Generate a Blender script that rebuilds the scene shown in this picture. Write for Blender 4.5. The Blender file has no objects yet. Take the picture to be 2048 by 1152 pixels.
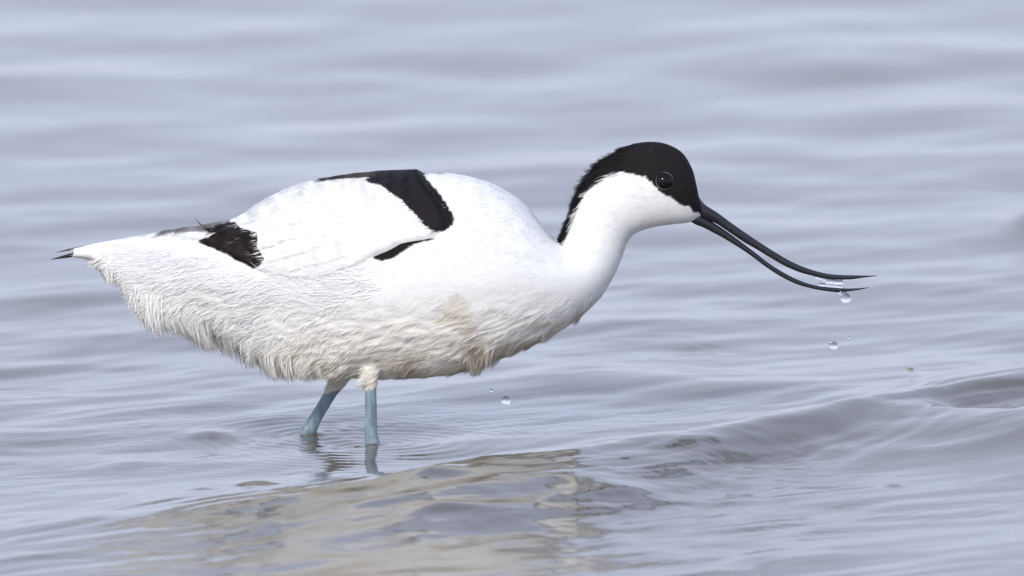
import bpy, bmesh, math
import numpy as np
from mathutils import Vector
from mathutils.bvhtree import BVHTree
from mathutils.kdtree import KDTree

sc = bpy.context.scene
col = sc.collection
rng = np.random.default_rng(7)

# ------------------------------------------------------------------ camera
S = 0.00026                      # metres per photo pixel at the bird
ELEV = math.radians(7.0)
D = 10.0
T = np.array([0.0, 0.0, (880 - 576) * S / math.cos(ELEV)])
FWD = np.array([0.0, math.cos(ELEV), -math.sin(ELEV)])
UP = np.array([0.0, math.sin(ELEV), math.cos(ELEV)])
CAM = T - FWD * D
cam_d = bpy.data.cameras.new("camera")
cam = bpy.data.objects.new("camera", cam_d)
col.objects.link(cam)
cam.location = CAM
cam.rotation_euler = (math.radians(90) - ELEV, 0, 0)
cam_d.sensor_width = 36.0
cam_d.lens = 36.0 * D / (2048 * S)
cam_d.clip_start = 0.5
cam_d.clip_end = 2000
cam_d.dof.use_dof = True
cam_d.dof.focus_distance = D - 0.03
cam_d.dof.aperture_fstop = 17.0
sc.camera = cam
sc.cycles.max_bounces = 16; sc.cycles.diffuse_bounces = 12; sc.cycles.transmission_bounces = 12

# ------------------------------------------------------------------ sky, sun, exposure
SUN_EL, SUN_AZ = math.radians(35), math.radians(204)   # compass-like: 0 = +Y, clockwise
w = bpy.data.worlds.new("World"); sc.world = w; w.use_nodes = True
nt = w.node_tree
bg = nt.nodes["Background"]
sky = nt.nodes.new("ShaderNodeTexSky")
sky.sky_type = 'NISHITA'; sky.sun_disc = False
sky.sun_elevation = SUN_EL; sky.sun_rotation = SUN_AZ
sky.air_density = 1.0; sky.dust_density = 0.4; sky.ozone_density = 4.0
# a pale band of thin high haze over the clear sky, thickest low down
geo = nt.nodes.new("ShaderNodeNewGeometry"); sep = nt.nodes.new("ShaderNodeSeparateXYZ")
ramp = nt.nodes.new("ShaderNodeMapRange"); ramp.interpolation_type = 'SMOOTHSTEP'
nt.links.new(geo.outputs["Incoming"], sep.inputs[0])
up = nt.nodes.new("ShaderNodeMath"); up.operation = 'ABSOLUTE'; nt.links.new(sep.outputs[2], up.inputs[0])
nt.links.new(up.outputs[0], ramp.inputs[0])
ramp.inputs[1].default_value = 0.20; ramp.inputs[2].default_value = 0.75
ramp.inputs[3].default_value = 0.92; ramp.inputs[4].default_value = 0.45
hz = nt.nodes.new("ShaderNodeMix"); hz.data_type = 'RGBA'
hz.inputs["B"].default_value = (3.60, 3.88, 5.05, 1)
nt.links.new(ramp.outputs[0], hz.inputs["Factor"]); nt.links.new(sky.outputs[0], hz.inputs["A"])
nt.links.new(hz.outputs["Result"], bg.inputs[0])
bg.inputs[1].default_value = 0.15
sun_d = bpy.data.lights.new("sun", 'SUN')
sun_d.energy = 1.7; sun_d.angle = math.radians(10); sun_d.color = (1.0, 0.915, 0.76)
sun = bpy.data.objects.new("sun", sun_d); col.objects.link(sun)
sdir = Vector((math.sin(SUN_AZ) * math.cos(SUN_EL), math.cos(SUN_AZ) * math.cos(SUN_EL), math.sin(SUN_EL)))
sun.rotation_euler = sdir.to_track_quat('Z', 'Y').to_euler()
vs = sc.view_settings
sc.display_settings.display_device = 'sRGB'
vs.view_transform = 'Standard'; vs.look = 'None'; vs.exposure = 0.55; vs.gamma = 1.0
vs.use_curve_mapping = False

# ------------------------------------------------------------------ helpers
def P(px, py, y=0.0):
    """point of the vertical plane at depth y that the photo shows at pixel (px, py)"""
    px = np.asarray(px, float); py = np.asarray(py, float)
    d = FWD * D + np.multiply.outer((px - 1024) * S, [1., 0, 0]) + np.multiply.outer((576 - py) * S, UP)
    t = (y - CAM[1]) / d[..., 1]
    return CAM + d * t[..., None] if np.ndim(t) else CAM + d * t

def onwater(px, py):
    px = np.asarray(px, float); py = np.asarray(py, float)
    d = FWD * D + np.multiply.outer((px - 1024) * S, [1., 0, 0]) + np.multiply.outer((576 - py) * S, UP)
    t = (0.0 - CAM[2]) / d[..., 2]
    return CAM + d * (t[..., None] if np.ndim(t) else t)

def pix(p):
    v = np.asarray(p) - CAM
    dep = v @ FWD
    return np.stack([1024 + v[..., 0] / dep * D / S, 576 - (v @ UP) / dep * D / S], -1)

def pixm(p):                      # near-side pixel of a point or of its mirror image
    q = np.array(p); q[..., 1] = -np.abs(q[..., 1]); return pix(q)

def sstep(a, b, x):
    t = np.clip((np.asarray(x, float) - a) / (b - a), 0, 1); return t * t * (3 - 2 * t)

def sdf(poly, pts):               # negative inside
    poly = np.asarray(poly, float); n = len(poly)
    d2 = np.full(len(pts), 1e18); ins = np.zeros(len(pts), bool)
    for i in range(n):
        a, b = poly[i], poly[(i + 1) % n]
        e = b - a; w_ = pts - a
        t = np.clip((w_ @ e) / (e @ e + 1e-12), 0, 1)
        dd = ((w_ - t[:, None] * e) ** 2).sum(1); d2 = np.minimum(d2, dd)
        c = (a[1] <= pts[:, 1]) != (b[1] <= pts[:, 1])
        with np.errstate(divide='ignore', invalid='ignore'):
            xx = a[0] + (pts[:, 1] - a[1]) / (b[1] - a[1]) * e[0]
        ins ^= c & (pts[:, 0] < xx)
    d = np.sqrt(d2); return np.where(ins, -d, d)

_perm = np.random.default_rng(3).permutation(256)
_perm = np.concatenate([_perm] * 3)
_g3 = np.random.default_rng(4).normal(size=(256, 3)); _g3 /= np.linalg.norm(_g3, axis=1)[:, None]
def noise3(x, y, z):
    x, y, z = np.broadcast_arrays(np.asarray(x, float), np.asarray(y, float), np.asarray(z, float))
    xi, yi, zi = np.floor(x).astype(int), np.floor(y).astype(int), np.floor(z).astype(int)
    xf, yf, zf = x - xi, y - yi, z - zi
    u, v, w_ = [t * t * t * (t * (t * 6 - 15) + 10) for t in (xf, yf, zf)]
    def g(i, j, k):
        h = _perm[_perm[_perm[(xi + i) & 255] + ((yi + j) & 255)] + ((zi + k) & 255)]
        gr = _g3[h]
        return gr[..., 0] * (xf - i) + gr[..., 1] * (yf - j) + gr[..., 2] * (zf - k)
    L = lambda a, b, t: a + (b - a) * t
    return 1.6 * L(L(L(g(0, 0, 0), g(1, 0, 0), u), L(g(0, 1, 0), g(1, 1, 0), u), v),
             L(L(g(0, 0, 1), g(1, 0, 1), u), L(g(0, 1, 1), g(1, 1, 1), u), v), w_)

def catmull(pts, per):
    pts = np.asarray(pts, float); n = len(pts); out = []
    ext = np.vstack([2 * pts[0] - pts[1], pts, 2 * pts[-1] - pts[-2]])
    for i in range(n - 1):
        p0, p1, p2, p3 = ext[i:i + 4]
        for k in range(per):
            t = k / per
            out.append(0.5 * (2 * p1 + (p2 - p0) * t + (2 * p0 - 5 * p1 + 4 * p2 - p3) * t * t + (3 * p1 - p0 - 3 * p2 + p3) * t ** 3))
    out.append(pts[-1]); return np.array(out)

def make_mesh(name, verts, faces=None, quads=None, smooth=True):
    me = bpy.data.meshes.new(name)
    if quads is not None:
        quads = np.asarray(quads, np.int32)
        me.vertices.add(len(verts)); me.vertices.foreach_set("co", np.asarray(verts, np.float32).ravel())
        k = quads.shape[1]
        me.loops.add(quads.size); me.loops.foreach_set("vertex_index", quads.ravel())
        me.polygons.add(len(quads))
        me.polygons.foreach_set("loop_start", np.arange(0, quads.size, k, dtype=np.int32))
        me.update(calc_edges=True); me.validate()
    else:
        me.from_pydata([tuple(v) for v in verts], [], [tuple(f) for f in faces]); me.update()
    if smooth:
        me.polygons.foreach_set("use_smooth", np.ones(len(me.polygons), bool))
    return me

def link(name, me, mat=None, parent=None):
    o = bpy.data.objects.new(name, me); col.objects.link(o)
    if mat is not None:
        for m in (mat if isinstance(mat, (list, tuple)) else [mat]): me.materials.append(m)
    if parent is not None: o.parent = parent
    return o

def tag(o, label=None, cat=None, group=None, kind=None):
    for k, v in (("label", label), ("category", cat), ("group", group), ("kind", kind)):
        if v: o[k] = v
    return o

def co_of(me):
    a = np.empty(len(me.vertices) * 3, np.float32); me.vertices.foreach_get("co", a); return a.reshape(-1, 3).astype(float)

def no_of(me):
    a = np.empty(len(me.vertices) * 3, np.float32); me.vertices.foreach_get("normal", a); return a.reshape(-1, 3).astype(float)

def set_col(me, c):
    at = me.color_attributes.new("plumage_colour", 'FLOAT_COLOR', 'POINT')
    a = np.ones((len(c), 4), np.float32); a[:, :3] = c
    at.data.foreach_set("color", a.ravel())

def rings(rg, cap=True):          # rg: (n, m, 3) closed rings -> verts, faces
    n, m, _ = rg.shape
    v = rg.reshape(-1, 3); f = []
    for i in range(n - 1):
        for j in range(m):
            k = (j + 1) % m
            f.append((i * m + j, i * m + k, (i + 1) * m + k, (i + 1) * m + j))
    if cap:
        f.append(tuple(range(m))[::-1]); f.append(tuple((n - 1) * m + j for j in range(m)))
    return v, f

def tube(path, rad, m=24, flat=1.0):
    """round limb through points with a radius each"""
    path = np.asarray(path, float); rad = np.asarray(rad, float); out = []
    tn = np.gradient(path, axis=0); tn /= np.linalg.norm(tn, axis=1)[:, None]
    for p, r, t in zip(path, rad, tn):
        a = np.cross(t, [0, 1., 0]); a /= np.linalg.norm(a); b = np.cross(t, a)
        th = np.linspace(0, 2 * math.pi, m, endpoint=False)
        out.append(p + r * (np.outer(np.cos(th), a) + flat * np.outer(np.sin(th), b)))
    return np.array(out)

def voxel_union(parts, voxel, smooth_it=2):
    """several closed shells grown together into one continuous surface"""
    V, F, off = [], [], 0
    for v, f in parts:
        V.append(v); F += [tuple(i + off for i in q) for q in f]; off += len(v)
    me = make_mesh("union", np.vstack(V), F)
    bm = bmesh.new(); bm.from_mesh(me); bmesh.ops.recalc_face_normals(bm, faces=bm.faces); bm.to_mesh(me); bm.free()
    o = bpy.data.objects.new("union", me); col.objects.link(o)
    md = o.modifiers.new("remesh", 'REMESH'); md.mode = 'VOXEL'; md.voxel_size = voxel
    dg = bpy.context.evaluated_depsgraph_get(); dg.update()
    out = bpy.data.meshes.new_from_object(o.evaluated_get(dg))
    bpy.data.objects.remove(o); bpy.data.meshes.remove(me)
    relax(out, smooth_it)
    out.polygons.foreach_set("use_smooth", np.ones(len(out.polygons), bool))
    return out

def relax(me, it, mask=None):
    v = co_of(me); e = np.empty(len(me.edges) * 2, np.int32); me.edges.foreach_get("vertices", e); e = e.reshape(-1, 2)
    n = len(v); deg = np.bincount(e.ravel(), minlength=n).clip(1)
    for _ in range(it):
        a = np.stack([np.bincount(e[:, 0], v[e[:, 1], k], n) + np.bincount(e[:, 1], v[e[:, 0], k], n) for k in range(3)], 1) / deg[:, None]
        d = (a - v) * 0.6
        v = v + (d if mask is None else d * mask[:, None])
    me.vertices.foreach_set("co", v.astype(np.float32).ravel()); me.update()

# ------------------------------------------------------------------ materials
def principled(name, base=(0.5, 0.5, 0.5), rough=0.5, **kw):
    m = bpy.data.materials.new(name); m.use_nodes = True
    b = m.node_tree.nodes["Principled BSDF"]
    b.inputs["Base Color"].default_value = (*base, 1); b.inputs["Roughness"].default_value = rough
    for k, v in kw.items(): b.inputs[k.replace("_", " ")].default_value = v
    return m, m.node_tree, b

def add_bump(t, b, scale, strength, dist, detail=4, vec_scale=(1, 1, 1), rot=(0, 0, 0)):
    tc = t.nodes.new("ShaderNodeTexCoord"); mp = t.nodes.new("ShaderNodeMapping")
    mp.inputs["Scale"].default_value = vec_scale; mp.inputs["Rotation"].default_value = rot
    nz = t.nodes.new("ShaderNodeTexNoise"); nz.inputs["Scale"].default_value = scale; nz.inputs["Detail"].default_value = detail
    bp = t.nodes.new("ShaderNodeBump"); bp.inputs["Strength"].default_value = strength; bp.inputs["Distance"].default_value = dist
    t.links.new(tc.outputs["Object"], mp.inputs[0]); t.links.new(mp.outputs[0], nz.inputs["Vector"])
    t.links.new(nz.outputs["Fac"], bp.inputs["Height"]); t.links.new(bp.outputs[0], b.inputs["Normal"])
    return nz, bp

def attr_mat(name, rough, bump=None, spec=0.25, transl=0.0):
    m, t, b = principled(name, rough=rough, Specular_IOR_Level=spec)
    at = t.nodes.new("ShaderNodeAttribute"); at.attribute_name = "plumage_colour"
    t.links.new(at.outputs["Color"], b.inputs["Base Color"])
    if bump: add_bump(t, b, *bump)
    if transl:
        tr = t.nodes.new("ShaderNodeBsdfTranslucent"); mx = t.nodes.new("ShaderNodeMixShader"); mx.inputs[0].default_value = transl
        t.links.new(at.outputs["Color"], tr.inputs[0])
        t.links.new(b.outputs[0], mx.inputs[1]); t.links.new(tr.outputs[0], mx.inputs[2])
        t.links.new(mx.outputs[0], t.nodes["Material Output"].inputs[0])
    return m

M_body = attr_mat("feathered_skin", 0.8, (900.0, 0.35, 0.0006, 5, (0.35, 1, 1)), 0.15)
M_barb = attr_mat("feather_barbs", 0.7, None, 0.15, 0.05)
M_wing = attr_mat("wing_feathers", 0.7, (700.0, 0.22, 0.0005, 5, (0.25, 1, 1), (0, math.radians(-18), 0)), 0.2)
M_dark = attr_mat("dark_quill", 0.5, None, 0.3)
M_leg = attr_mat("leg_skin", 0.42, (1500.0, 0.5, 0.0004, 3, (1, 1, .35)), 0.45)
M_bill, t_, b_ = principled("bill_horn", (0.016, 0.016, 0.021), 0.27, Specular_IOR_Level=0.55)
add_bump(t_, b_, 1500.0, 0.25, 0.0003, 3)
M_eye, _, _ = principled("eye_dark", (0.006, 0.004, 0.003), 0.07, Specular_IOR_Level=0.3)
M_lid, _, _ = principled("eye_rim", (0.14, 0.15, 0.15), 0.5)
M_drop, _, _ = principled("clear_water", (1, 1, 1), 0.0, IOR=1.333, Transmission_Weight=1.0)

# ------------------------------------------------------------------ water
CREST = np.array([(-400, 1120), (0, 1075), (300, 1020), (520, 985), (700, 955), (850, 934), (1000, 918), (1150, 902), (1300, 884),
                  (1450, 864), (1600, 838), (1750, 800), (1900, 765), (2048, 745), (2400, 700)], float)
CREST2 = np.array([(900, 985), (1200, 935), (1400, 900), (1560, 865), (1700, 838), (1850, 818), (2048, 814), (2400, 820)], float)

def ridge(x, y, line, H, wf, wb):
    q = onwater(line[:, 0], line[:, 1] + np.asarray(H) * math.cos(ELEV) / S)
    xs = np.clip(x, q[0, 0], q[-1, 0])
    yc = np.interp(xs, q[:, 0], q[:, 1])
    # soften the polyline
    h = np.interp(xs, q[:, 0], H)
    d = y - yc + 0.006 * noise3(x * 14, 3.1, 0.5) + 0.002 * noise3(x * 50, 8.1, 0.5)
    wfv = np.interp(xs, q[:, 0], wf) if np.ndim(wf) else wf
    return h * np.where(d < 0, np.exp(-(d / wfv) ** 2), np.exp(-(d / wb) ** 2))

LEG_N = P(745, 891, -0.022); LEG_F = P(622, 868, 0.024)
def water_h(x, y):
    wx = x + 0.05 * noise3(x * 3, y * 1.6, 1.7); wy = y + 0.06 * noise3(x * 2.2, y * 1.8, 5.2)
    h = np.zeros_like(x)
    far = sstep(-0.1, 0.35, y)
    amp = 0.0029 * (0.45 + 0.75 * far)
    for lam, ang, a, ph in ((0.52, 16, .35, .4), (0.31, -14, .22, 2.2), (0.19, 24, .14, 4.0)):
        k = 2 * math.pi / lam; ca, sa = math.cos(math.radians(ang)), math.sin(math.radians(ang))
        h += amp * a * np.sin(k * (wy * ca - wx * sa) + ph) * (0.55 + 0.9 * noise3(x * 2.6 + ph, y * 1.5, lam * 40))
    # broad noise swell, long in x
    h += amp * 1.2 * noise3(x * 4.6, y * 5.2 - x * 1.6, 9.3)
    h += amp * 0.75 * noise3(x * 9, y * 9.5 - x * 3, 2.3) + amp * 0.22 * noise3(x * 21, y * 21 - x * 6, 6.3)
    # the wave that runs from lower left up to the right, and the one in front of it
    n = len(CREST)
    H = np.interp(CREST[:, 0], [-400, 500, 800, 1200, 1500, 1800, 2400], [.001, .007, .0165, .0195, .0135, .0118, .0125])
    wf = np.interp(CREST[:, 0], [-400, 700, 1100, 1350, 1550, 2048], [.17, .17, .15, .085, .050, .038])
    h += ridge(x, y, CREST, H, wf, 0.08)
    H2 = np.interp(CREST2[:, 0], [900, 1300, 1600, 2048, 2400], [0, .0015, .006, .012, .012])
    h += ridge(x, y, CREST2, H2, 0.09, 0.04)
    # mound behind the breast
    m = onwater(1180, 760)
    h += 0.007 * np.exp(-((x - m[0]) / 0.075) ** 2 - ((y - m[1] - 0.12 * (x - m[0])) / 0.07) ** 2)
    # near ripples, stretched along the crests
    near = 1 - sstep(0.35, 1.2, np.abs(y + 0.1))
    sk = y - 0.7 * x
    h += near * 0.0016 * noise3(x * 10, sk * 15, 4.4)
    h += near * 0.00075 * noise3(x * 24 + 1.2 * noise3(x * 9, y * 9, 1), sk * 36, 7.4)
    fine = near * sstep(-0.25, 0.5, noise3(x * 6, sk * 8, 11.1))
    h += fine * 0.00020 * noise3(x * 65 + 2 * noise3(x * 20, y * 20, 1), sk * 120, 3.4)
    # small crest at the right edge, little humps that show the mud
    m = onwater(2075, 455)
    h += 0.008 * np.exp(-((x - m[0]) / 0.016) ** 2 - ((y - m[1] - 0.5 * (x - m[0])) / np.where(y < m[1], 0.05, 0.03)) ** 2)
    for bx, by, hh, sx, sy in ((255, 924, .0007, .012, .022), (425, 872, .0014, .012, .014), (505, 975, .0012, .014, .012), (400, 985, .001, .01, .010),
                               (1787, 970, .0006, .004, .006), (1390, 945, .0010, .018, .02), (1230, 1010, .0014, .026, .022),
                               (860, 1010, .0018, .016, .014), (880, 1058, .0018, .018, .012), (530, 1070, .0015, .012, .012), (720, 895, .0012, .006, .006)):
        m = onwater(bx, by)
        h += 1.8 * hh * np.exp(-((x - m[0]) / sx) ** 2 - ((y - m[1] - 0.35 * (x - m[0])) / sy) ** 2)
    # fine wrinkles that follow the main crest
    q_ = onwater(CREST[:, 0], CREST[:, 1] + H * math.cos(ELEV) / S)
    dc = y - np.interp(x, q_[:, 0], q_[:, 1])
    band = np.exp(-((dc + .03) / 0.11) ** 2) * near
    h += band * 0.00030 * noise3(x * 22 + 1.5 * noise3(x * 12, y * 12, 2), dc * 150 + 2.5 * noise3(x * 8, y * 8, 6), 14.2) * sstep(-.3, .4, noise3(x * 9, dc * 22, 3.9))
    h += band * 0.0010 * noise3(x * 14, dc * 42 + 1.5 * noise3(x * 10, y * 10, 9), 21.2)
    for bx, by, sx, sy in ((870, 1035, .035, .11), (540, 1065, .03, .09), (1180, 990, .05, .10), (1390, 950, .03, .05)):
        m = onwater(bx, by)
        h += 0.00055 * np.exp(-((x - m[0]) / sx) ** 2 - ((y - m[1]) / sy) ** 2) * noise3(x * 42 + noise3(x * 30, y * 30, 2), y * 40 - x * 14, 41.7)
    hump = np.exp(-((x + 0.02) / 0.16) ** 4) * np.exp(-((dc + .13) / 0.12) ** 4)
    h += hump * (0.0019 * noise3(x * 13 + .8 * noise3(x * 20, y * 20, 4), dc * 17 - x * 5, 33.3) + 0.0005 * noise3(x * 30, dc * 42 - x * 12, 35.1))
    # rings round the legs
    for c, a in ((LEG_N, 1.0), (LEG_F, 0.6)):
        r = np.hypot(x - c[0], (y - c[1]))
        h += a * 0.00045 * np.exp(-r / 0.04) * np.sin(2 * math.pi * r / 0.0095 - 1.2) * sstep(0.001, 0.006, r)
        h += a * 0.0022 * np.exp(-(r / 0.0065) ** 2)
        dx, dy = x - c[0] + 0.014, y - c[1] + 0.003       # hollow trailing the leg
        h -= a * 0.0016 * np.exp(-(dx / 0.018) ** 2 - (dy / 0.012) ** 2)
    return h

def axis(a, b, step, lim, g=1.12):
    mid = list(np.arange(a, b, step)); 
    lo, s, p = [], step, a
    while p > -lim: s *= g; p -= s; lo.append(p)
    hi, s, p = [], step, mid[-1]
    while p < lim: s *= g; p += s; hi.append(p)
    return np.array(lo[::-1] + mid + hi)

xs = axis(-0.33, 0.33, 0.0013, 400, 1.10); ys = axis(-0.68, 0.75, 0.0019, 400, 1.025)
X, Y = np.meshgrid(xs, ys)
Z = water_h(X.ravel(), Y.ravel()).reshape(X.shape) * np.exp(-(np.hypot(X, Y) / 12) ** 2)
n_y, n_x = X.shape
idx = np.arange(n_x * n_y).reshape(n_y, n_x)
q = np.stack([idx[:-1, :-1], idx[:-1, 1:], idx[1:, 1:], idx[1:, :-1]], -1).reshape(-1, 4)
me = make_mesh("water", np.stack([X, Y, Z], -1).reshape(-1, 3), quads=q)
M_water, t_, b_ = principled("muddy_water", (0.108, 0.093, 0.064), 0.04, IOR=2.0)
nz, bp = add_bump(t_, b_, 110.0, 0.15, 0.0012, 5, (1.0, 1.5, 1), (0, 0, math.radians(30)))
water = link("water", me, M_water); tag(water, kind="structure")

# ------------------------------------------------------------------ the avocet
# outline stations: dorsal point, ventral point, half width (photo pixels)
ST = np.array([
    (146, 497, 148, 514, 16), (185, 489, 192, 524, 30), (235, 480, 240, 562, 48), (295, 472, 288, 622, 68),
    (360, 463, 345, 643, 88), (420, 455, 420, 655, 108), (478, 440, 492, 692, 125), (532, 404, 562, 724, 141),
    (600, 375, 638, 744, 154), (680, 358, 715, 754, 165), (765, 349, 795, 756, 170), (850, 346, 875, 751, 170),
    (925, 352, 950, 735, 164), (985, 368, 1030, 705, 152), (1035, 398, 1098, 672, 134), (1072, 436, 1152, 640, 114),
    (1098, 468, 1196, 600, 94), (1115, 482, 1226, 556, 76), (1124, 468, 1243, 518, 65), (1134, 440, 1253, 489, 59),
    (1147, 402, 1266, 470, 56), (1164, 367, 1283, 461, 56), (1188, 336, 1300, 456, 57), (1216, 314, 1318, 452, 58),
    (1248, 294, 1335, 450, 59), (1290, 284, 1350, 448, 58), (1330, 287, 1362, 447, 55), (1364, 305, 1373, 446, 50),
    (1384, 337, 1381, 444, 41), (1393, 370, 1388, 442, 31), (1399, 397, 1394, 438, 20), (1408, 410, 1402, 434, 11)], float)
PER = 12
stn = catmull(ST, PER)
dor = P(stn[:, 0], stn[:, 1]); ven = P(stn[:, 2], stn[:, 3]); hw = stn[:, 4] * S
def loft_point(i, th, lift=0.0):
    mid = (dor[i] + ven[i]) / 2; half = (dor[i] - ven[i]) / 2
    c, s_ = np.cos(th), np.sin(th)
    return mid + half * c[..., None] + np.stack([0 * s_, s_, 0 * s_], -1) * hw[i][..., None]
MR = 72
th = np.linspace(0, 2 * math.pi, MR, endpoint=False)
rg = loft_point(np.repeat(np.arange(len(stn))[:, None], MR, 1), np.repeat(th[None], len(stn), 0))
parts = [rings(rg)]
def leg(pts, y, flat=0.9):
    a = catmull(np.array(pts, float), 6)
    c = P(a[:, 0], a[:, 1], y)
    return rings(tube(c, a[:, 2] * S, 20, flat))
parts.append(leg([(752, 690, 20), (746, 722, 19), (741, 748, 17), (741, 768, 13.5), (741, 783, 12), (742, 810, 12), (742, 850, 12.5),
                  (743, 874, 13.5), (745, 893, 17), (748, 908, 15), (750, 925, 11), (754, 980, 10), (758, 1060, 10)], -0.022))
parts.append(leg([(715, 690, 22), (700, 724, 21), (684, 752, 18), (670, 772, 15), (660, 788, 13), (644, 815, 12.5), (630, 838, 13),
                  (620, 856, 16), (615, 868, 17), (622, 884, 12), (640, 920, 10), (670, 985, 10), (690, 1030, 10)], 0.024))
body = voxel_union(parts, 0.00062, 4)
bv = co_of(body); bq = pixm(bv)

# local frame along the bird: rearward direction in the side plane
sp = (dor + ven) / 2
spt = np.gradient(sp, axis=0); spt /= np.linalg.norm(spt, axis=1)[:, None]
cen_pix = (stn[:, 0:2] + stn[:, 2:4]) / 2
def station_of(qp):
    """index of the outline station whose dorsal-ventral line passes nearest to each pixel"""
    out = np.zeros(len(qp), int); best = np.full(len(qp), 1e18)
    for i in range(0, len(stn), 3):
        a = stn[i, 0:2]; b = stn[i, 2:4]; e = b - a; w_ = qp - a
        t = np.clip((w_ @ e) / (e @ e), -0.05, 1.05); dd = ((w_ - t[:, None] * e) ** 2).sum(1)
        u = dd < best; best[u] = dd[u]; out[u] = i
    return out

# plumage map in side view (photo pixels)
CAP = [(1118, 489), (1127, 490), (1140, 458), (1150, 428), (1160, 404), (1174, 381), (1194, 366), (1214, 351), (1234, 344), (1252, 343), (1272, 349),
       (1292, 355), (1306, 366), (1316, 381), (1332, 391), (1346, 399), (1360, 409), (1378, 413), (1386, 424), (1412, 430), (1440, 380), (1400, 270), (1280, 250), (1160, 300), (1122, 400), (1117, 465)]
BAR = [(728, 360), (760, 345), (800, 325), (836, 325), (850, 356), (864, 368), (876, 384), (889, 402), (901, 420), (908, 438), (904, 451), (884, 464), (866, 461),
       (849, 449), (833, 431), (816, 413), (798, 398), (780, 385), (758, 371)]
TOPLINE = [(636, 362), (690, 357), (740, 355), (800, 350), (850, 347), (890, 347), (890, 320), (700, 330)]
CREASE = [(742, 505), (800, 480), (846, 472), (868, 470), (868, 479), (848, 483), (828, 489), (806, 503), (783, 518), (764, 522), (748, 518)]
PRIM = [(403, 486), (418, 473), (432, 463), (418, 457), (455, 444), (470, 444), (481, 455), (500, 461), (514, 464), (516, 480), (513, 492), (522, 505),
        (529, 517), (521, 530), (506, 539), (494, 526), (470, 521), (459, 509), (440, 501), (424, 493)]
EDGE = [(308, 478), (345, 466), (410, 461), (455, 452), (462, 438), (400, 444), (345, 455)]
STAINS_AND_NECK_SHADE = [[(888, 605), (915, 585), (940, 600), (948, 640), (975, 700), (940, 690), (915, 650), (890, 645)],
          [(800, 745), (822, 715), (850, 705), (842, 745), (820, 758)],
          [(940, 742), (955, 690), (985, 700), (1010, 690), (1060, 675), (1120, 655), (1080, 690), (1000, 725), (960, 755)],
          [(1150, 640), (1200, 590), (1235, 540), (1252, 480), (1262, 480), (1250, 540), (1210, 610), (1160, 655)]]  # last strip: shade down the neck front and breast edge, painted in
def f(c): return np.array(c, float)
WHITE, CREAM, BEIGE = f((.90, .90, .89)), f((.915, .885, .825)), f((.69, .61, .49))
BLACK, BROWN = f((.010, .009, .010)), f((.055, .040, .030))
def mix(a, b, t): return a * (1 - t[:, None]) + b * t[:, None]

def plumage(p, jit=None, wing=False, scale=1.0):
    q = pixm(p)
    n1 = noise3(q[:, 0] / 9, q[:, 1] / 9, 1.5) * 3 + noise3(q[:, 0] / 3.5, q[:, 1] / 3.5, 4.5) * 2
    q2 = q + (jit if jit is not None else 0)
    cl = noise3(q[:, 0] / 60, q[:, 1] / 38, 2.2); cs = noise3(q[:, 0] / 17, q[:, 1] / 10, 6.2)
    low = sstep(545, 735, q[:, 1] + 25 * cl + 0.04 * (q[:, 0] - 800))
    low *= sstep(480, 720, q[:, 0])
    c = np.tile(WHITE, (len(q), 1))
    c = c * (1 - 0.10 * sstep(-.1, .7, cs) * (.4 + .6 * sstep(600, 450, q[:, 1])))[:, None]
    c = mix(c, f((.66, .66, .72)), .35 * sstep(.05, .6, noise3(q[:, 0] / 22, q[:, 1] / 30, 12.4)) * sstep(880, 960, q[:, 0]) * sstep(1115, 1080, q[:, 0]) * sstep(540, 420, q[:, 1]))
    if wing:
        c = mix(c, f((.66, .62, .60)), 0.7 * sstep(75, 0, np.abs(q[:, 0] - 745 - 0.5 * (q[:, 1] - 380))) * sstep(480, 400, q[:, 1]) * sstep(-.2, .5, noise3(q[:, 0] / 14, q[:, 1] / 40, .7)))
    c = mix(c, CREAM, np.clip(low * 1.1, 0, 1) if not wing else low * 0)
    c = mix(c, BEIGE, np.clip(0.22 * sstep(660, 760, q[:, 1]) * sstep(640, 800, q[:, 0]) * (q[:, 0] < 1130) + low * 0.16 * sstep(.05, .6, cl + .4 * cs), 0, 1))
    if not wing:
        for s_ in STAINS_AND_NECK_SHADE:
            d = sdf(s_, q2) + 9 * noise3(q[:, 0] / 14, q[:, 1] / 9, 3.3)
            c = mix(c, BEIGE * 0.92, 0.6 * sstep(9, -9, d))
    blk = sstep(1.5, -1.5, sdf(CAP, q2) + n1)
    if not wing: blk = np.maximum(blk, sstep(2, -2, sdf(CREASE, q2) + .4 * n1))
    blk = np.maximum(blk, sstep(2, -2, sdf(BAR, q2) + n1))
    brn = np.maximum(sstep(1.5, -1.5, sdf(TOPLINE, q2) + .4 * n1), .75 * sstep(1.5, -1.5, sdf(EDGE, q2) + .3 * n1))
    pr = sstep(1.5, -1.5, sdf(PRIM, q2) + .5 * n1)
    c = mix(c, BROWN, brn); c = mix(c, f((.016, .012, .010)), pr)
    c = mix(c, BLACK, blk)
    fl_ = sstep(.25, .75, noise3(q[:, 0] / 6, q[:, 1] / 4.5, 9.1)) * sstep(.0, .4, noise3(q[:, 0] / 34, q[:, 1] / 24, 2.9)) * (q[:, 0] > 1130)
    c = mix(c, f((.040, .030, .026)), blk * np.clip(fl_ + .12, 0, 1))  # brownish cap tone, with its sheen painted in as paler specks
    fleck = (noise3(q[:, 0] / 2.6, q[:, 1] / 2.6, 7.7) > .92) * blk * (q[:, 0] > 1200)
    c = mix(c, f((.22, .19, .16)), fleck * .8)
    return c, np.maximum(np.maximum(blk, pr), brn)

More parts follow.
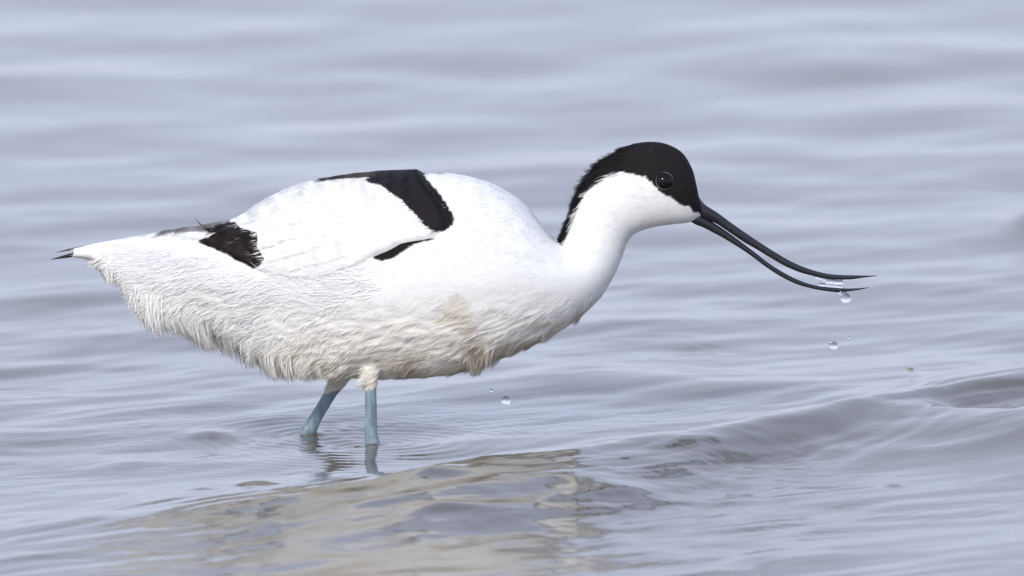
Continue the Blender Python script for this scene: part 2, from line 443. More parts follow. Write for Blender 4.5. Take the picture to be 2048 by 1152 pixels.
# leg part of the surface: below the feathered thigh
ylim = np.where(bq[:, 0] < 700, 783, 780)
def is_leg(v):
    p_ = pix(v)
    nearl = (np.abs(v[:, 1] + 0.022) < 0.012) & (p_[:, 1] > 779 + 3 * np.sin(p_[:, 0] * .5)) & (np.abs(p_[:, 0] - 745) < 40)
    farl = (np.abs(v[:, 1] - 0.024) < 0.012) & (p_[:, 1] > 786 - .3 * (p_[:, 0] - 655)) & (p_[:, 0] < 712)
    return (nearl | farl) & (p_[:, 1] > 768)
LEGV = is_leg(bv)
thigh = sstep(762, 778, pix(bv)[:, 1]) 

# feather relief on the body
nb = no_of(body); stid = station_of(bq)
along = spt[stid]
uu = (bv * along).sum(1); vv_ = bv[:, 1]; ww = bv[:, 2]
lowm = sstep(560, 690, bq[:, 1]) * sstep(500, 640, bq[:, 0])
rear = sstep(600, 420, bq[:, 0]) * sstep(520, 600, bq[:, 1])
disp = 0.0006 * noise3(bv[:, 0] * 45, vv_ * 80, ww * 80) + 0.0004 * noise3(bv[:, 0] * 110, vv_ * 190, ww * 190) * (0.3 + lowm)
ridged = 1 - np.abs(noise3(bv[:, 0] * 95 + bv[:, 2] * 60, vv_ * 230, ww * 210 - bv[:, 0] * 60))
disp += 0.0011 * lowm * (ridged - .7) + 0.0008 * rear * (ridged - .7)
headm = sstep(1090, 1140, bq[:, 0])
disp *= (1 - .8 * headm)
disp[LEGV] = 0.00012 * noise3(bv[LEGV, 0] * 500, vv_[LEGV] * 500, ww[LEGV] * 160)
disp *= np.where(LEGV, 1, 1 - .7 * thigh)
bv2 = bv + nb * disp[:, None]
body.vertices.foreach_set("co", bv2.astype(np.float32).ravel()); body.update()
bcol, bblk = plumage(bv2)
pl_ = pix(bv2)
lc = np.tile(f((.20, .295, .365)), (len(bv2), 1)) * (1 + .4 * noise3(bv2[:, 0] * 420, bv2[:, 1] * 420, bv2[:, 2] * 110))[:, None]
lc = mix(lc, f((.34, .38, .39)), .7 * sstep(.1, .6, noise3(bv2[:, 0] * 900, bv2[:, 1] * 900, bv2[:, 2] * 300)))
bcol[LEGV] = lc[LEGV]
th_ = (~LEGV) & (pl_[:, 1] > 752) & (pl_[:, 0] < 775)
bcol[th_] = mix(bcol[th_], np.tile(f((.72, .66, .57)), (th_.sum(), 1)), sstep(752, 772, pl_[th_, 1]))
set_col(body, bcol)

avocet = bpy.data.objects.new("avocet", None); col.objects.link(avocet)
avocet.empty_display_size = 0.05
tag(avocet, "black and white avocet wading in the shallows with its thin upturned bill open", "bird")
bo = link("body", body, [M_body, M_leg], avocet)
fv = np.empty(len(body.loops), np.int32); body.loops.foreach_get("vertex_index", fv)
ls = np.empty(len(body.polygons), np.int32); body.polygons.foreach_get("loop_start", ls)
body.polygons.foreach_set("material_index", LEGV[fv[ls]].astype(np.int32))
body.update()
bvh = BVHTree.FromObject(bo, bpy.context.evaluated_depsgraph_get())

def hit(px, py):
    """front surface point of the bird at a photo pixel"""
    d = P(px, py, 0.0) - CAM; d /= np.linalg.norm(d)
    loc, nrm, _, _ = bvh.ray_cast(Vector(CAM), Vector(d))
    return (np.array(loc), np.array(nrm)) if loc is not None else (None, None)

# ---- folded wings: a shell of their own lying on the body
WING = [(838, 328), (858, 364), (874, 384), (890, 408), (902, 436), (898, 456), (870, 481), (838, 487), (802, 494), (775, 508), (748, 518), (715, 540), (650, 566), (590, 566), (545, 557),
        (510, 544), (475, 526), (435, 508), (400, 494), (340, 486), (240, 488), (190, 491), (185, 478), (300, 460), (470, 425), (600, 350), (760, 325)]
def make_wing(side):
    i0, i1 = 1 * PER, 13 * PER
    nu, nv = 560, 200
    ui = np.linspace(i0, i1, nu); 
    k = np.arange(len(stn))
    D_ = np.stack([np.interp(ui, k, dor[:, a]) for a in range(3)], 1); V_ = np.stack([np.interp(ui, k, ven[:, a]) for a in range(3)], 1)
    H_ = np.interp(ui, k, hw)
    ang = np.linspace(0.0, math.pi * 0.72, nv)
    mid = (D_ + V_) / 2; half = (D_ - V_) / 2
    c, s_ = np.cos(ang), np.sin(ang)
    p = mid[:, None] + half[:, None] * c[None, :, None]
    p = p + np.stack([0 * s_[None] * H_[:, None], -s_[None] * H_[:, None], 0 * s_[None] * H_[:, None]], -1)
    du = np.gradient(p, axis=0); dv = np.gradient(p, axis=1)
    n = np.cross(du, dv); n /= np.linalg.norm(n, axis=2)[..., None] + 1e-12
    cen = mid[:, None]
    flip = ((p - cen) * n).sum(2) < 0; n[flip] *= -1
    pv = p.reshape(-1, 3); nn = n.reshape(-1, 3)
    q = pix(pv)
    d = -sdf(WING, q)
    wavy = 1.8 * noise3(q[:, 0] / 26, q[:, 1] / 26, .3)
    # overlapping covert rows and long feathers
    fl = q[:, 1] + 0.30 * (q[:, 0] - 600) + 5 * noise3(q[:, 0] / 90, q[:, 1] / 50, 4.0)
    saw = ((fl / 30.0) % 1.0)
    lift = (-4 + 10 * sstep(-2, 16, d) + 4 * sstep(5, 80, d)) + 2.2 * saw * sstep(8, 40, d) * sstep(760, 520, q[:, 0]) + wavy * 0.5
    thin = sstep(180, 420, q[:, 0]); lift = lift * (.35 + .65 * thin)
    pv = pv + nn * (lift * S)[:, None]
    keep = d > -7
    quad_i = np.arange(nu * nv).reshape(nu, nv)
    qd = np.stack([quad_i[:-1, :-1], quad_i[:-1, 1:], quad_i[1:, 1:], quad_i[1:, :-1]], -1).reshape(-1, 4)
    qd = qd[keep[qd].all(1)]
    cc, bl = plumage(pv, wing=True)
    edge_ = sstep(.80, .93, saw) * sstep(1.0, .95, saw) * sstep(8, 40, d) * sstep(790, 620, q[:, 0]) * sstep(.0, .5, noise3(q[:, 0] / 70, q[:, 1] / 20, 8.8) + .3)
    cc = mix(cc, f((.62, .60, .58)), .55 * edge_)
    if side > 0:
        pv = pv * [1, -1, 1]; qd = qd[:, ::-1]
    used = np.unique(qd); remap = np.full(nu * nv, -1); remap[used] = np.arange(len(used))
    me = make_mesh("wing", pv[used], quads=remap[qd])
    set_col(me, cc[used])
    return link("wing", me, M_wing, avocet), pv[used], bl[used]
wing_n, wv, wbl = make_wing(-1)
wing_f, _, _ = make_wing(1)

# ---- barbs: thin tapering strips, shaded with the surface they grow from
B_V, B_F, B_N, B_C, B_off = [], [], [], [], 0
def barbs(root, nrm, dirv, L, W, lift, bend, colr, droop=0.0, curl=None, K=4, tipmul=1.0, nblend=0.0, clump=None, upn=0.0):
    """root, nrm, dirv (N,3); L, W in pixels"""
    global B_off
    N = len(root)
    L = np.broadcast_to(np.asarray(L, float), N) * S; W = np.broadcast_to(np.asarray(W, float), N) * S
    side = np.cross(nrm, dirv); side /= np.linalg.norm(side, axis=1)[:, None] + 1e-12
    t = np.linspace(0, 1, K + 1)
    P_ = root[:, None] + dirv[:, None] * (L[:, None] * t)[..., None]
    lf = np.broadcast_to(np.asarray(lift, float), N)[:, None] * t - np.broadcast_to(np.asarray(bend, float), N)[:, None] * t ** 2
    P_ = P_ + nrm[:, None] * (L[:, None] * lf - 0.4 * S)[..., None]
    if curl is not None: P_ = P_ + side[:, None] * (L[:, None] * curl[:, None] * t ** 2)[..., None]
    P_[..., 2] -= (L * droop if np.ndim(droop) == 0 else L * droop)[:, None] * t ** 2
    if clump is not None:
        tip, amt = clump
        P_ = P_ + (tip - P_[:, -1])[:, None] * (amt[:, None] * t ** 1.3)[..., None]
    wd = W[:, None] * (1 - t) ** 0.7 * 0.5; wd[:, 0] *= 0.8
    a = P_ - side[:, None] * wd[..., None]; b = P_ + side[:, None] * wd[..., None]
    v = np.concatenate([a, b[:, :K]], 1)          # a0..aK, b0..bK-1
    per = 2 * K + 1
    base = B_off + np.arange(N) * per
    tri = []
    for k in range(K - 1):
        tri += [(k, k + 1, K + 1 + k + 1), (k, K + 1 + k + 1, K + 1 + k)]
    tri.append((K - 1, K, 2 * K))
    tri = np.array(tri)
    B_F.append((base[:, None, None] + tri[None]).reshape(-1, 3))
    B_V.append(v.reshape(-1, 3))
    nn = nrm + np.array([-.1, 0, 1.0]) * upn
    dvv = P_[:, -1] - P_[:, -2]; 
    nn = np.repeat(nn[:, None], per, 1)
    if nblend: nn = nn + nblend * rng.normal(size=(N, 1, 3))
    B_N.append((nn / np.linalg.norm(nn, axis=2)[..., None]).reshape(-1, 3))
    B_C.append(np.repeat(colr[:, None], per, 1).reshape(-1, 3)); B_off += N * per

# area-weighted random roots on the body
tris = fv.reshape(-1, 4) if len(fv) == 4 * len(ls) else None
nb = no_of(body)
def sample(weight, N):
    """random points of the body surface with density weight(vertex)"""
    qf = tris
    a = np.linalg.norm(np.cross(bv2[qf[:, 1]] - bv2[qf[:, 0]], bv2[qf[:, 3]] - bv2[qf[:, 0]]), axis=1)
    pw = a * weight[qf].mean(1); pw /= pw.sum()
    i = rng.choice(len(qf), N, p=pw); r1, r2 = rng.random(N)[:, None], rng.random(N)[:, None]
    A, B, C, D4 = (bv2[qf[i, k]] for k in range(4)); p = (A * (1 - r1) + B * r1) * (1 - r2) + (D4 * (1 - r1) + C * r1) * r2
    n = nb[qf[i, 0]]
    return p, n
def tangent(p, n, turn=0.0, spread=0.25):
    q = pixm(p); d = -spt[station_of(q)]
    # feathers sweep down towards the belly on the flanks
    d = d + np.stack([np.zeros(len(p)), np.zeros(len(p)), -np.broadcast_to(np.asarray(turn, float), len(p))], 1)
    d = d + rng.normal(size=d.shape) * np.broadcast_to(np.asarray(spread, float), len(p))[:, None]
    d -= n * (d * n).sum(1)[:, None]
    return d / (np.linalg.norm(d, axis=1)[:, None] + 1e-12)
def clumped(p, d, L, ncl, amt):
    """pull strand tips towards the tip of the nearest of ncl clump centres"""
    ci = rng.choice(len(p), ncl, replace=False); kd = KDTree(ncl)
    for j, i in enumerate(ci): kd.insert(p[i], j)
    kd.balance()
    own = np.array([ci[kd.find(x)[1]] for x in p])
    return p[own] + d[own] * (L[own] * S * 1.05)[:, None], amt

on_wing = sdf(WING, bq) < -3
free = (~LEGV) & (~on_wing) & (thigh * (bq[:, 0] < 790) < .5)
head = bq[:, 0] > 1125
neck_top = sdf(CAP, bq) < 6
def edge_of(q): return np.abs(q[:, 1] - np.interp(q[:, 0], stn[:, 2], stn[:, 3]))
# contour feathers over body and neck
wt = free * np.where(head, 1.3, 1.0)
p, n = sample(wt, 52000); q = pixm(p)
lowq = sstep(540, 700, q[:, 1])
hd = sstep(1085, 1130, q[:, 0])
L = (rng.uniform(9, 20, len(p)) * (1 + .4 * lowq)) * (1 - .5 * hd)
d = tangent(p, n, 0.10 + .25 * lowq * (1 - hd), 0.13 + .05 * lowq)
c, bk = plumage(p, jit=rng.normal(size=q.shape) * 1.2)
over = (bk < .5) & (np.minimum(sdf(BAR, q + [-9, 1]), sdf(CAP, q + [-5, 2])) < 1) & (np.minimum(sdf(BAR, q), sdf(CAP, q)) > 0)
L = np.where(over, L * rng.uniform(.15, .5, len(L)), L)
c = c * rng.uniform(.86, 1.03, len(p))[:, None]
barbs(p, n, d, L, rng.uniform(1.1, 2.0, len(p)) * (1 - .2 * hd), 0.07 - .02 * hd, 0.06, c, upn=.25, nblend=.08)
# wet clumped wisps on breast and belly
wt = free * sstep(545, 640, bq[:, 1]) * sstep(520, 640, bq[:, 0]) * (1 - .5 * sstep(1100, 1200, bq[:, 0]))
p, n = sample(wt, 9000); q = pixm(p)
L = rng.uniform(24, 46, len(p)); d = tangent(p, n, 0.45, 0.22)
tip, amt = clumped(p, d, L, 900, rng.uniform(.55, .95, len(p)))
c, bk = plumage(p); c = np.minimum(c * rng.uniform(.9, 1.12, len(p))[:, None], .85)
barbs(p, n, d, L * .55, rng.uniform(1.1, 2.0, len(p)), rng.uniform(.05, .16, len(p)), 0.10, c, upn=.3, droop=.06, clump=(tip, amt), nblend=.10)
# soft flank plumes lying over the lower wing edge
wt = (~LEGV) * sstep(18, -40, sdf([(575, 500), (620, 495), (700, 505), (740, 525), (760, 580), (640, 640), (560, 600)], bq))
p, n = sample(wt * 1.0, 4500); q = pixm(p)
L = rng.uniform(25, 70, len(p)); d = tangent(p, n, -.05, .25)
c = np.tile(WHITE, (len(p), 1)) * rng.uniform(.94, 1.03, len(p))[:, None]
barbs(p, n, d, L, rng.uniform(1.3, 2.2, len(p)), rng.uniform(.07, .24, len(p)), .12, c, upn=.3, droop=-.05, curl=rng.normal(size=len(p)) * .18, K=6, nblend=.12)
# long soft plumes of the rump side, below the folded wing tip
wt = free * sstep(12, -18, sdf([(180, 496), (300, 492), (430, 515), (530, 552), (600, 580), (520, 640), (400, 610), (280, 560), (190, 520)], bq))
p, n = sample(wt * 1.0, 5200); q = pixm(p)
L = rng.uniform(22, 60, len(p)) * sstep(150, 330, q[:, 0]); d = tangent(p, n, .30, .16)
c = np.tile(WHITE, (len(p), 1)) * rng.uniform(.84, 1.02, len(p))[:, None]
tip, amt = clumped(p, d, L, 420, rng.uniform(.0, .45, len(p)))
barbs(p, n, d, L, rng.uniform(1.2, 2.2, len(p)), rng.uniform(.08, .2, len(p)), .12, c, upn=.3, curl=rng.normal(size=len(p)) * .15, K=6, clump=(tip, amt), nblend=.16)
# loose fluff of flank, vent and under the tail
wt = free * (sdf([(200, 520), (300, 570), (420, 590), (560, 600), (700, 690), (690, 775), (540, 770), (420, 720), (300, 680), (210, 560)], bq) < 6)
p, n = sample(wt * 1.0, 17000); q = pixm(p)
edge = sstep(60, 0, edge_of(q))
L = rng.uniform(12, 24, len(p)) * (1 + .7 * edge); d = tangent(p, n, .55 + .25 * sstep(480, 620, q[:, 0]), .22)
tip, amt = clumped(p, d, L, 1500, rng.uniform(.1, .5, len(p)))
c, bk = plumage(p); c = c * rng.uniform(.94, 1.05, len(p))[:, None]
barbs(p, n, d, L, rng.uniform(1.2, 2.2, len(p)), rng.uniform(.06, .18, len(p)) + .3 * edge, .10, c, upn=.55, droop=.16, curl=rng.normal(size=len(p)) * .2, K=6, clump=(tip, amt), nblend=.15)
# lobes of loose feather along the lower edge
p, n = sample(free * (edge_of(bq) < 40) * (bq[:, 0] < 640) * (bq[:, 0] > 205), 6000); q = pixm(p)
L = rng.uniform(22, 40, len(p)) * sstep(215, 300, q[:, 0]); d = tangent(p, n, .75, .2)
tip, amt = clumped(p, d, L, 60, rng.uniform(.25, .7, len(p)))
c, bk = plumage(p); c = c * rng.uniform(.95, 1.05, len(p))[:, None]
barbs(p, n, d, L, rng.uniform(1.1, 1.9, len(p)), rng.uniform(.35, 1.0, len(p)), .05, c, upn=.45, droop=.25, curl=rng.normal(size=len(p)) * .22, K=6, clump=(tip, amt), nblend=.15)
# stray soft wisps that stand clear of the rear outline
p, n = sample(free * (edge_of(bq) < 30) * (bq[:, 0] < 650) * (bq[:, 0] > 190), 1500); q = pixm(p)
L = rng.uniform(20, 40, len(p)) * sstep(170, 290, q[:, 0]); d = tangent(p, n, .8, .25)
tip, amt = clumped(p, d, L, 190, rng.uniform(.1, .6, len(p)))
c = np.tile(WHITE, (len(p), 1)) * rng.uniform(.95, 1.03, len(p))[:, None]
barbs(p, n, d, L, rng.uniform(.9, 1.5, len(p)), rng.uniform(.3, .8, len(p)), .05, c, upn=.8, droop=.2, curl=rng.normal(size=len(p)) * .35, K=7, clump=(tip, amt), nblend=.15)
# separate hanging lobes: root pixel, tip pixel, strands, root radius, tip spread
for (rx, ry, tx, ty, N, rr, sp_) in ((215, 535, 232, 580, 260, 22, 10), (262, 575, 285, 630, 420, 28, 14), (300, 610, 326, 682, 620, 32, 15), (330, 625, 372, 682, 420, 30, 12),
                                     (395, 650, 432, 716, 560, 32, 12), (368, 640, 398, 688, 420, 30, 12), (405, 655, 418, 700, 300, 26, 12), (445, 680, 468, 728, 380, 30, 14), (490, 700, 505, 748, 420, 28, 14), (535, 712, 556, 772, 420, 24, 9),
                                     (568, 720, 584, 772, 380, 24, 9), (600, 728, 612, 770, 320, 22, 9), (632, 735, 645, 765, 260, 20, 9),
                                     (958, 715, 950, 757, 260, 22, 6), (985, 708, 976, 742, 200, 22, 8), (1030, 695, 1016, 718, 110, 16, 5), (1098, 668, 1085, 690, 90, 14, 4), (820, 740, 806, 762, 120, 16, 6), (1160, 635, 1150, 655, 70, 12, 3)):
    N = int(N * 1.9); p, n = sample(free * (np.hypot(bq[:, 0] - rx, bq[:, 1] - ry) < rr) * 1.0, N)
    q = pixm(p); L = rng.uniform(.8, 1.1, N) * math.hypot(tx - rx, ty - ry); d = tangent(p, n, .8, .25)
    tp = np.stack([tx + rng.normal(size=N) * sp_ * .7 + .22 * (q[:, 0] - rx), ty - np.abs(rng.normal(size=N)) * sp_ * 1.1], 1)
    tip = np.stack([P(a, b, c_) for a, b, c_ in zip(tp[:, 0], tp[:, 1], p[:, 1] * .75)])
    c, bk = plumage(p); c = c * rng.uniform(.96, 1.05, N)[:, None]
    barbs(p, n, d, L, rng.uniform(1.4, 2.6, N), .35, .1, c, upn=.6 if rx < 700 else 0.0, curl=rng.normal(size=N) * .10, K=6, clump=(tip, rng.uniform(.75, 1.0, N)), nblend=.15)
# ragged tufts hanging at the rear of the belly
wt = free * (sdf([(520, 690), (600, 690), (668, 725), (660, 775), (540, 775)], bq) < 0)
p, n = sample(wt * 1.0, 1500)
L = rng.uniform(38, 66, len(p)); d = tangent(p, n, 1.1, .2)
tip, amt = clumped(p, d, L, 55, rng.uniform(.3, .8, len(p)))
c = np.tile(f((.80, .78, .74)), (len(p), 1)) * rng.uniform(.93, 1.03, len(p))[:, None]
barbs(p, n, d, L, rng.uniform(1.2, 2.0, len(p)), .2, .1, c, upn=.4, droop=.35, curl=rng.normal(size=len(p)) * .2, K=6, clump=(tip, amt), nblend=.15)
# stringy wet tuft under the breast, small points along the breast line
for poly, N, L0, L1, ncl, turn in (([(925, 690), (990, 690), (990, 745), (930, 745)], 700, 26, 48, 9, 1.5),
                                   ([(1000, 690), (1120, 630), (1210, 560), (1225, 590), (1130, 690), (1010, 730)], 900, 12, 24, 40, .35),
                                   ([(770, 720), (860, 720), (900, 745), (800, 765)], 400, 14, 26, 16, .6)):
    p, n = sample(free * (sdf(poly, bq) < 0) * 1.0, N); L = rng.uniform(L0, L1, N); d = tangent(p, n, turn, .15)
    tip, amt = clumped(p, d, L, ncl, rng.uniform(.6, .97, N))
    c, bk = plumage(p); c = mix(c, BEIGE, np.full(N, .35)) * rng.uniform(.85, 1.1, N)[:, None]
    barbs(p, n, d, L, rng.uniform(1.5, 2.8, N), .25, .1, c, droop=.15, clump=(tip, amt), nblend=.2)
# raised ragged black feathers along the nape
nsd = sdf([(1100, 500), (1128, 490), (1160, 405), (1200, 362), (1250, 330), (1236, 285), (1150, 330), (1090, 470)], bq)
wt = free * sstep(60, -10, nsd) * (sdf(CAP, bq) < 2)
p, n = sample(wt * 1.0, 4200); far_ = sstep(45, 0, sdf([(1100, 500), (1128, 490), (1160, 405), (1200, 362), (1225, 340), (1220, 285), (1150, 330), (1090, 470)], pixm(p))); q = pixm(p)
L = rng.uniform(12, 24, len(p)) * (.45 + .6 * sstep(-.25, .4, noise3(q[:, 0] / 12, q[:, 1] / 12, 5.5))); d = tangent(p, n, 0, .22)
tip, amt = clumped(p, d, L, 170, rng.uniform(.3, .8, len(p)))
c, bk = plumage(p)
barbs(p, n, d, L, rng.uniform(1.3, 2.2, len(p)), rng.uniform(.4, 1.1, len(p)) * (.12 + .88 * far_), .05, c, clump=(tip, amt * (.3 + .7 * far_)))
# fine barbs on the wing shell, so that its black marks fray
k = rng.choice(len(wv), 26000); 
for sgn in (-1, 1):
    p = wv[k].copy(); nn_ = no_of(wing_n.data)[k].copy()
    if (nn_ * (p - sp[station_of(pixm(p))])).sum() < 0: nn_ = -nn_
    q = pixm(p)
    d = tangent(p, nn_, .10, .12)
    c, bk = plumage(p, jit=rng.normal(size=q.shape) * 1.5, wing=True)
    if sgn > 0: p, nn_, d = p * [1, -1, 1], nn_ * [1, -1, 1], d * [1, -1, 1]
    fade = sstep(190, 330, q[:, 0])
    m_ = (rng.random(len(p)) < fade) & ~((sdf(PRIM, q + [-11, 3]) < 5) & (bk < .5) & (rng.random(len(p)) < .88))
    barbs(p[m_], nn_[m_], d[m_], (rng.uniform(7, 13, len(p)) + 8 * (q[:, 0] < 700))[m_], rng.uniform(1.0, 1.9, len(p))[m_], .09, .06, (c * rng.uniform(.95, 1.03, len(p))[:, None])[m_], nblend=.08)

# spiky black tufts standing off the nape
for k_ in range(46):
    u_ = rng.uniform(0, 1); i_ = int((17.6 + 6.0 * u_) * PER); r0 = stn[i_, 0:2]
    tg = stn[i_ - 3, 0:2] - stn[i_ + 3, 0:2]; tg /= np.linalg.norm(tg); ou = np.array([tg[1], -tg[0]])
    if ou[0] > 0: ou = -ou
    big = .45 + .75 * math.exp(-((u_ - .68) / .22) ** 2)
    N = 24; p, n = sample(free * (np.hypot(bq[:, 0] - r0[0], bq[:, 1] - r0[1]) < 9) * 1.0, N)
    tp = r0 + ou * rng.uniform(7, 15) * big + tg * rng.uniform(4, 12)
    tp = tp + rng.normal(size=(N, 2)) * 2.2
    tip = np.stack([P(a, b, c_) for a, b, c_ in zip(tp[:, 0], tp[:, 1], p[:, 1] * .8)])
    barbs(p, n, tangent(p, n, 0, .2), np.full(N, 14.0), rng.uniform(1.3, 2.2, N), .5, .1, np.tile(BLACK * 1.3, (N, 1)), clump=(tip, rng.uniform(.7, 1.0, N)))
V = np.vstack(B_V); F = np.vstack(B_F); Nn = np.vstack(B_N); C = np.vstack(B_C)
# turn every strip so its face looks outwards
fn = np.cross(V[F[:, 1]] - V[F[:, 0]], V[F[:, 2]] - V[F[:, 0]])
flip = (fn * Nn[F[:, 0]]).sum(1) < 0
F[flip] = F[flip][:, ::-1]
me = make_mesh("plumage", V, quads=F)
set_col(me, C)
if len(me.vertices) == len(Nn):
    me.normals_split_custom_set_from_vertices(Nn.astype(np.float32))
link("plumage", me, M_barb, avocet)

# ---- bill
def bill_half(name, top, bot, wid):
    top = catmull(np.array(top, float), 6); bot = catmull(np.array(bot, float), 6)
    n = len(top); out = []
    A = P(top[:, 0], top[:, 1]); B = P(bot[:, 0], bot[:, 1])
    W = np.interp(np.linspace(0, 1, n), np.linspace(0, 1, len(wid)), wid) * S
    t = np.linspace(0, 2 * math.pi, 20, endpoint=False)
    for i in range(n):
        mid = (A[i] + B[i]) / 2; half = (A[i] - B[i]) / 2
        out.append(mid + np.outer(np.cos(t), half) + np.outer(np.sin(t), [0, W[i], 0]))
    v, fc = rings(np.array(out))
    me = make_mesh(name, v, fc)
    bm = bmesh.new(); bm.from_mesh(me); bmesh.ops.recalc_face_normals(bm, faces=bm.faces); bm.to_mesh(me); bm.free()
    return link(name, me, M_bill, avocet)
z = lambda pts: [(1360 + a * .3125, 360 + b * .3125) for a, b in pts]
bill_half("upper_mandible",
    z([(85, 95), (125, 115), (165, 160), (240, 208), (330, 275), (430, 345), (520, 405), (610, 462), (700, 515), (790, 556), (880, 585), (960, 602), (1040, 608), (1100, 609), (1180, 611), (1265, 611)]),
    z([(60, 215), (110, 232), (160, 250), (225, 276), (305, 327), (400, 391), (490, 444), (575, 495), (670, 550), (770, 592), (865, 617), (950, 634), (1030, 638), (1096, 636), (1175, 625), (1265, 614)]),
    [17, 15, 12, 9.5, 8, 7, 6.5, 6, 6, 5.5, 5, 5, 4.5, 4, 2.5, .6])
bill_half("lower_mandible",
    z([(60, 200), (100, 210), (150, 232), (220, 276), (300, 330), (390, 396), (480, 463), (570, 533), (660, 590), (750, 636), (840, 668), (930, 684), (1010, 690), (1070, 694), (1140, 692), (1208, 687)]),
    z([(70, 268), (105, 288), (145, 303), (205, 333), (280, 373), (365, 425), (450, 482), (545, 553), (638, 614), (735, 662), (828, 691), (920, 709), (1005, 718), (1065, 715), (1135, 705), (1208, 690)]),
    [15, 13, 11, 8.5, 7, 6.5, 6, 6, 5.5, 5.5, 5, 5, 4.5, 3.5, 2.2, .6])

# nostril slit sunk into each side of the upper half
M_slit, _, _ = principled("nostril", (0.004, 0.004, 0.005), 0.6)
ub = [o for o in avocet.children if o.name.startswith("upper_mandible")][0]
bb = BVHTree.FromObject(ub, bpy.context.evaluated_depsgraph_get())
for sgn in (1, -1):
    pts = []
    for px, py in ((1410, 424), (1418, 428.5), (1426, 433.5), (1434, 438.5), (1441, 443)):
        d_ = P(px, py) - CAM; d_ /= np.linalg.norm(d_); l_, n_, _, _ = bb.ray_cast(Vector(CAM), Vector(d_))
        if l_ is not None: pts.append(np.array(l_) * [1, sgn, 1])
    if len(pts) > 2:
        tb = tube(catmull(pts, 4), np.interp(np.linspace(0, 1, 4 * (len(pts) - 1) + 1), [0, .5, 1], [.4, 1.7, .4]) * S, 10)
        v, fc = rings(tb); link("nostril", make_mesh("nostril", v, fc), M_slit, ub)

# ---- eyes with their pale rims
def uv_sphere(r, nu=40, nv=24):
    bm = bmesh.new(); bmesh.ops.create_uvsphere(bm, u_segments=nu, v_segments=nv, radius=r)
    me = bpy.data.meshes.new("sphere"); bm.to_mesh(me); bm.free()
    me.polygons.foreach_set("use_smooth", np.ones(len(me.polygons), bool)); return me
e0, en = hit(1329, 362)
for sgn in (1, -1):
    m = np.array([1, sgn, 1.0]); c0 = e0 * m; n0 = en * m
    me = uv_sphere(18.5 * S); me.name = "eye"
    eo = link("eye", me, M_eye, avocet); ctr = c0 - n0 * 9.5 * S; eo.location = ctr
    # rim: open ring, thickest below and behind
    zax = n0; xax = np.cross([0, 0, 1.0], zax); xax /= np.linalg.norm(xax); yax = np.cross(zax, xax)
    if xax[0] < 0: xax = -xax
    ang = np.linspace(0, 2 * math.pi, 64, endpoint=False)
    wgt = .03 + .85 * np.clip(np.cos(ang - math.radians(222)), 0, 1) ** 1.2 + .8 * np.clip(np.cos(ang - math.radians(55)), 0, 1) ** 3
    cen_ = n0 * 10.3 * S + 17.0 * S * (np.outer(np.cos(ang), xax) + np.outer(np.sin(ang), yax))
    ro = []
    tt = np.linspace(0, 2 * math.pi, 10, endpoint=False)
    for k_, a_ in enumerate(ang):
        rad = np.cos(a_) * xax + np.sin(a_) * yax
        ro.append(cen_[k_] + wgt[k_] * 1.0 * S * (np.outer(np.cos(tt), rad) + np.outer(np.sin(tt), zax)))
    ro = np.array(ro + [ro[0]])
    v, fc = rings(ro, cap=False)
    link("eye_rim", make_mesh("eye_rim", v, fc), M_lid, eo)

# ---- primaries crossing beyond the tail, a loose quill on the rump
def blade(name, pts, wid, y, colr, thick=1.6):
    a = catmull(np.array(pts, float), 8); c = P(a[:, 0], a[:, 1], y)
    n = len(a); W = np.interp(np.linspace(0, 1, n), np.linspace(0, 1, len(wid)), wid) * S
    tn = np.gradient(c, axis=0); tn /= np.linalg.norm(tn, axis=1)[:, None]
    out = []; t = np.linspace(0, 2 * math.pi, 12, endpoint=False)
    for i in range(n):
        up = np.cross([0, 1.0, 0], tn[i]); up /= np.linalg.norm(up)
        out.append(c[i] + np.outer(np.cos(t), up * W[i]) + np.outer(np.sin(t), [0, thick * S * min(1, W[i] / S), 0]))
    v, fc = rings(np.array(out)); me = make_mesh(name, v, fc)
    bm = bmesh.new(); bm.from_mesh(me); bmesh.ops.recalc_face_normals(bm, faces=bm.faces); bm.to_mesh(me); bm.free()
    set_col(me, np.tile(f(colr), (len(v), 1)))
    return link(name, me, M_dark, avocet)
blade("primary_feather", [(230, 497), (190, 503), (155, 508), (130, 513), (102, 519)], [4, 4.5, 5, 3.2, .4], -0.0005, (.013, .009, .008), 3)
blade("primary_feather", [(240, 488), (200, 492), (168, 495), (140, 499), (111, 505)], [3, 3, 3, 2, .4], 0.0008, (.05, .04, .03), 3)
blade("loose_feather", [(430, 455), (414, 454), (403, 450), (396, 444), (391, 437)], [2, 2.2, 1.6, 1, .3], -0.012, (.12, .10, .09), 1.2)

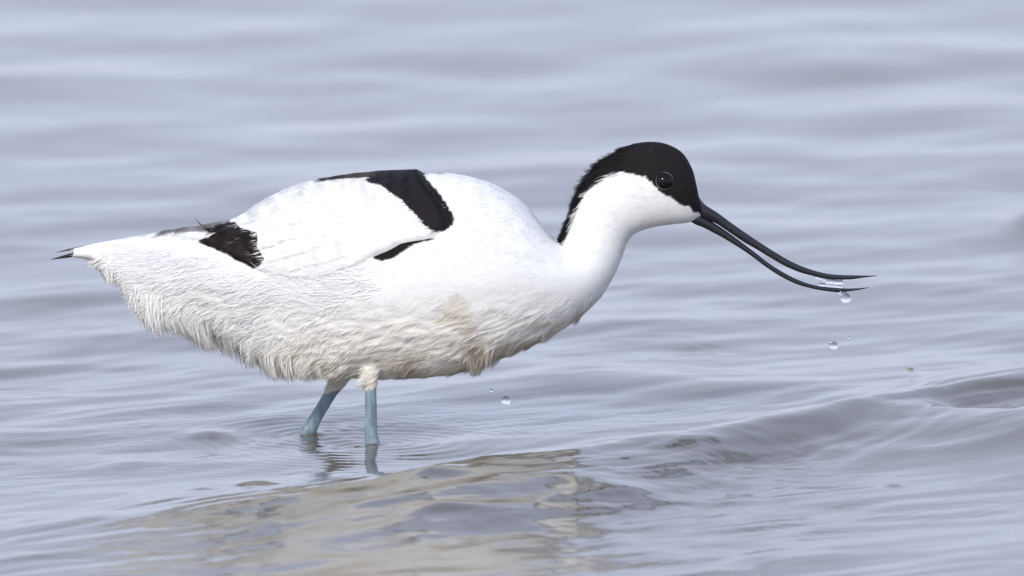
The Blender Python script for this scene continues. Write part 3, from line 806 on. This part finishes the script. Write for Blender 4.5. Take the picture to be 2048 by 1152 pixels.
# ------------------------------------------------------------------ water on and falling from the bird
def drop(px, py, r, y, label, stretch=1.0, group="water drops falling from the avocet"):
    me = uv_sphere(r * S, 48, 32); me.name = "water_drop"
    v = co_of(me); v[:, 2] *= stretch
    v += 0.04 * r * S * noise3(v[:, 0] / (r * S) + px, v[:, 1] / (r * S), v[:, 2] / (r * S))[:, None] * v / (r * S)
    me.vertices.foreach_set("co", v.astype(np.float32).ravel()); me.update()
    o = link("water_drop", me, M_drop); o.location = P(px, py, y)
    return tag(o, label, "water drop", group)
drop(1012, 801, 9.5, -0.01, "larger clear water drop falling below the avocet's breast")
drop(983, 781, 3.6, -0.01, "tiny clear water drop just above a larger one under the breast")
drop(1667, 691, 9.0, 0.0, "larger clear water drop falling below the bill tip", .95)
drop(1697, 675, 3.0, 0.0, "tiny clear water speck up and right of the drop under the bill")

def blob(name, balls, label, vox=0.00028):
    ps = []
    for px, py, r, y in balls:
        me = uv_sphere(r * S, 16, 10); v = co_of(me) + P(px, py, y)
        ps.append((v, [tuple(p_.vertices) for p_ in me.polygons])); bpy.data.meshes.remove(me)
    me = voxel_union(ps, vox, 3); me.name = name
    return tag(link(name, me, M_drop), label, "water drop")
blob("hanging_drop", [(1692, 597, 11, 0), (1688, 590, 8, 0), (1682, 586, 5.5, 0), (1676, 582, 4.5, 0), (1668, 580, 3.2, 0), (1660, 578, 2.4, 0)],
     "clear round water drop hanging from the lower half of the bill")
film = [(1632 + 5.0 * k, 555 + 1.2 * k, 3.2 + .25 * k, 0) for k in range(9)] + [(1640 + 6 * k, 569 + .6 * k, 4.2, 0) for k in range(8)] + \
       [(1655 + 5 * k, 563 + .3 * k, 5.0, 0) for k in range(6)] + [(1686 + 4 * k, 559.5 - .3 * k, 2.6, 0) for k in range(4)] + [(1684, 565, 4.0, 0), (1684, 570, 3.2, 0), (1684, 574, 2.6, 0)]
blob("water_film", film, "clinging film of clear water caught between the two bill tips")

# a bit of drifting straw and a bubble on the surface
def on_surface(px, py):
    w0 = onwater(px, py)
    for _ in range(6):
        hh = water_h(np.array([w0[0]]), np.array([w0[1]]))[0]
        d_ = w0 - CAM
        d_ = d_ / d_[2]
        w0 = CAM + d_ * (hh - CAM[2])
    return w0
s0 = on_surface(1821, 738)
M_straw, _, _ = principled("wet_straw", (.30, .22, .09), .5)
pts = np.array([[-7, 0, 0.2], [-3, 2, .9], [2, 0, .8], [6, 2, 1.4]]) * S
v, fc = rings(tube(catmull(pts, 5), np.interp(np.linspace(0, 1, 16), [0, .4, 1], [1.2, 1.6, .6]) * S, 8))
so = link("straw_scrap", make_mesh("straw_scrap", v, fc), M_straw); so.location = s0
tag(so, "small yellowish scrap of straw floating behind the wave crest", "straw")
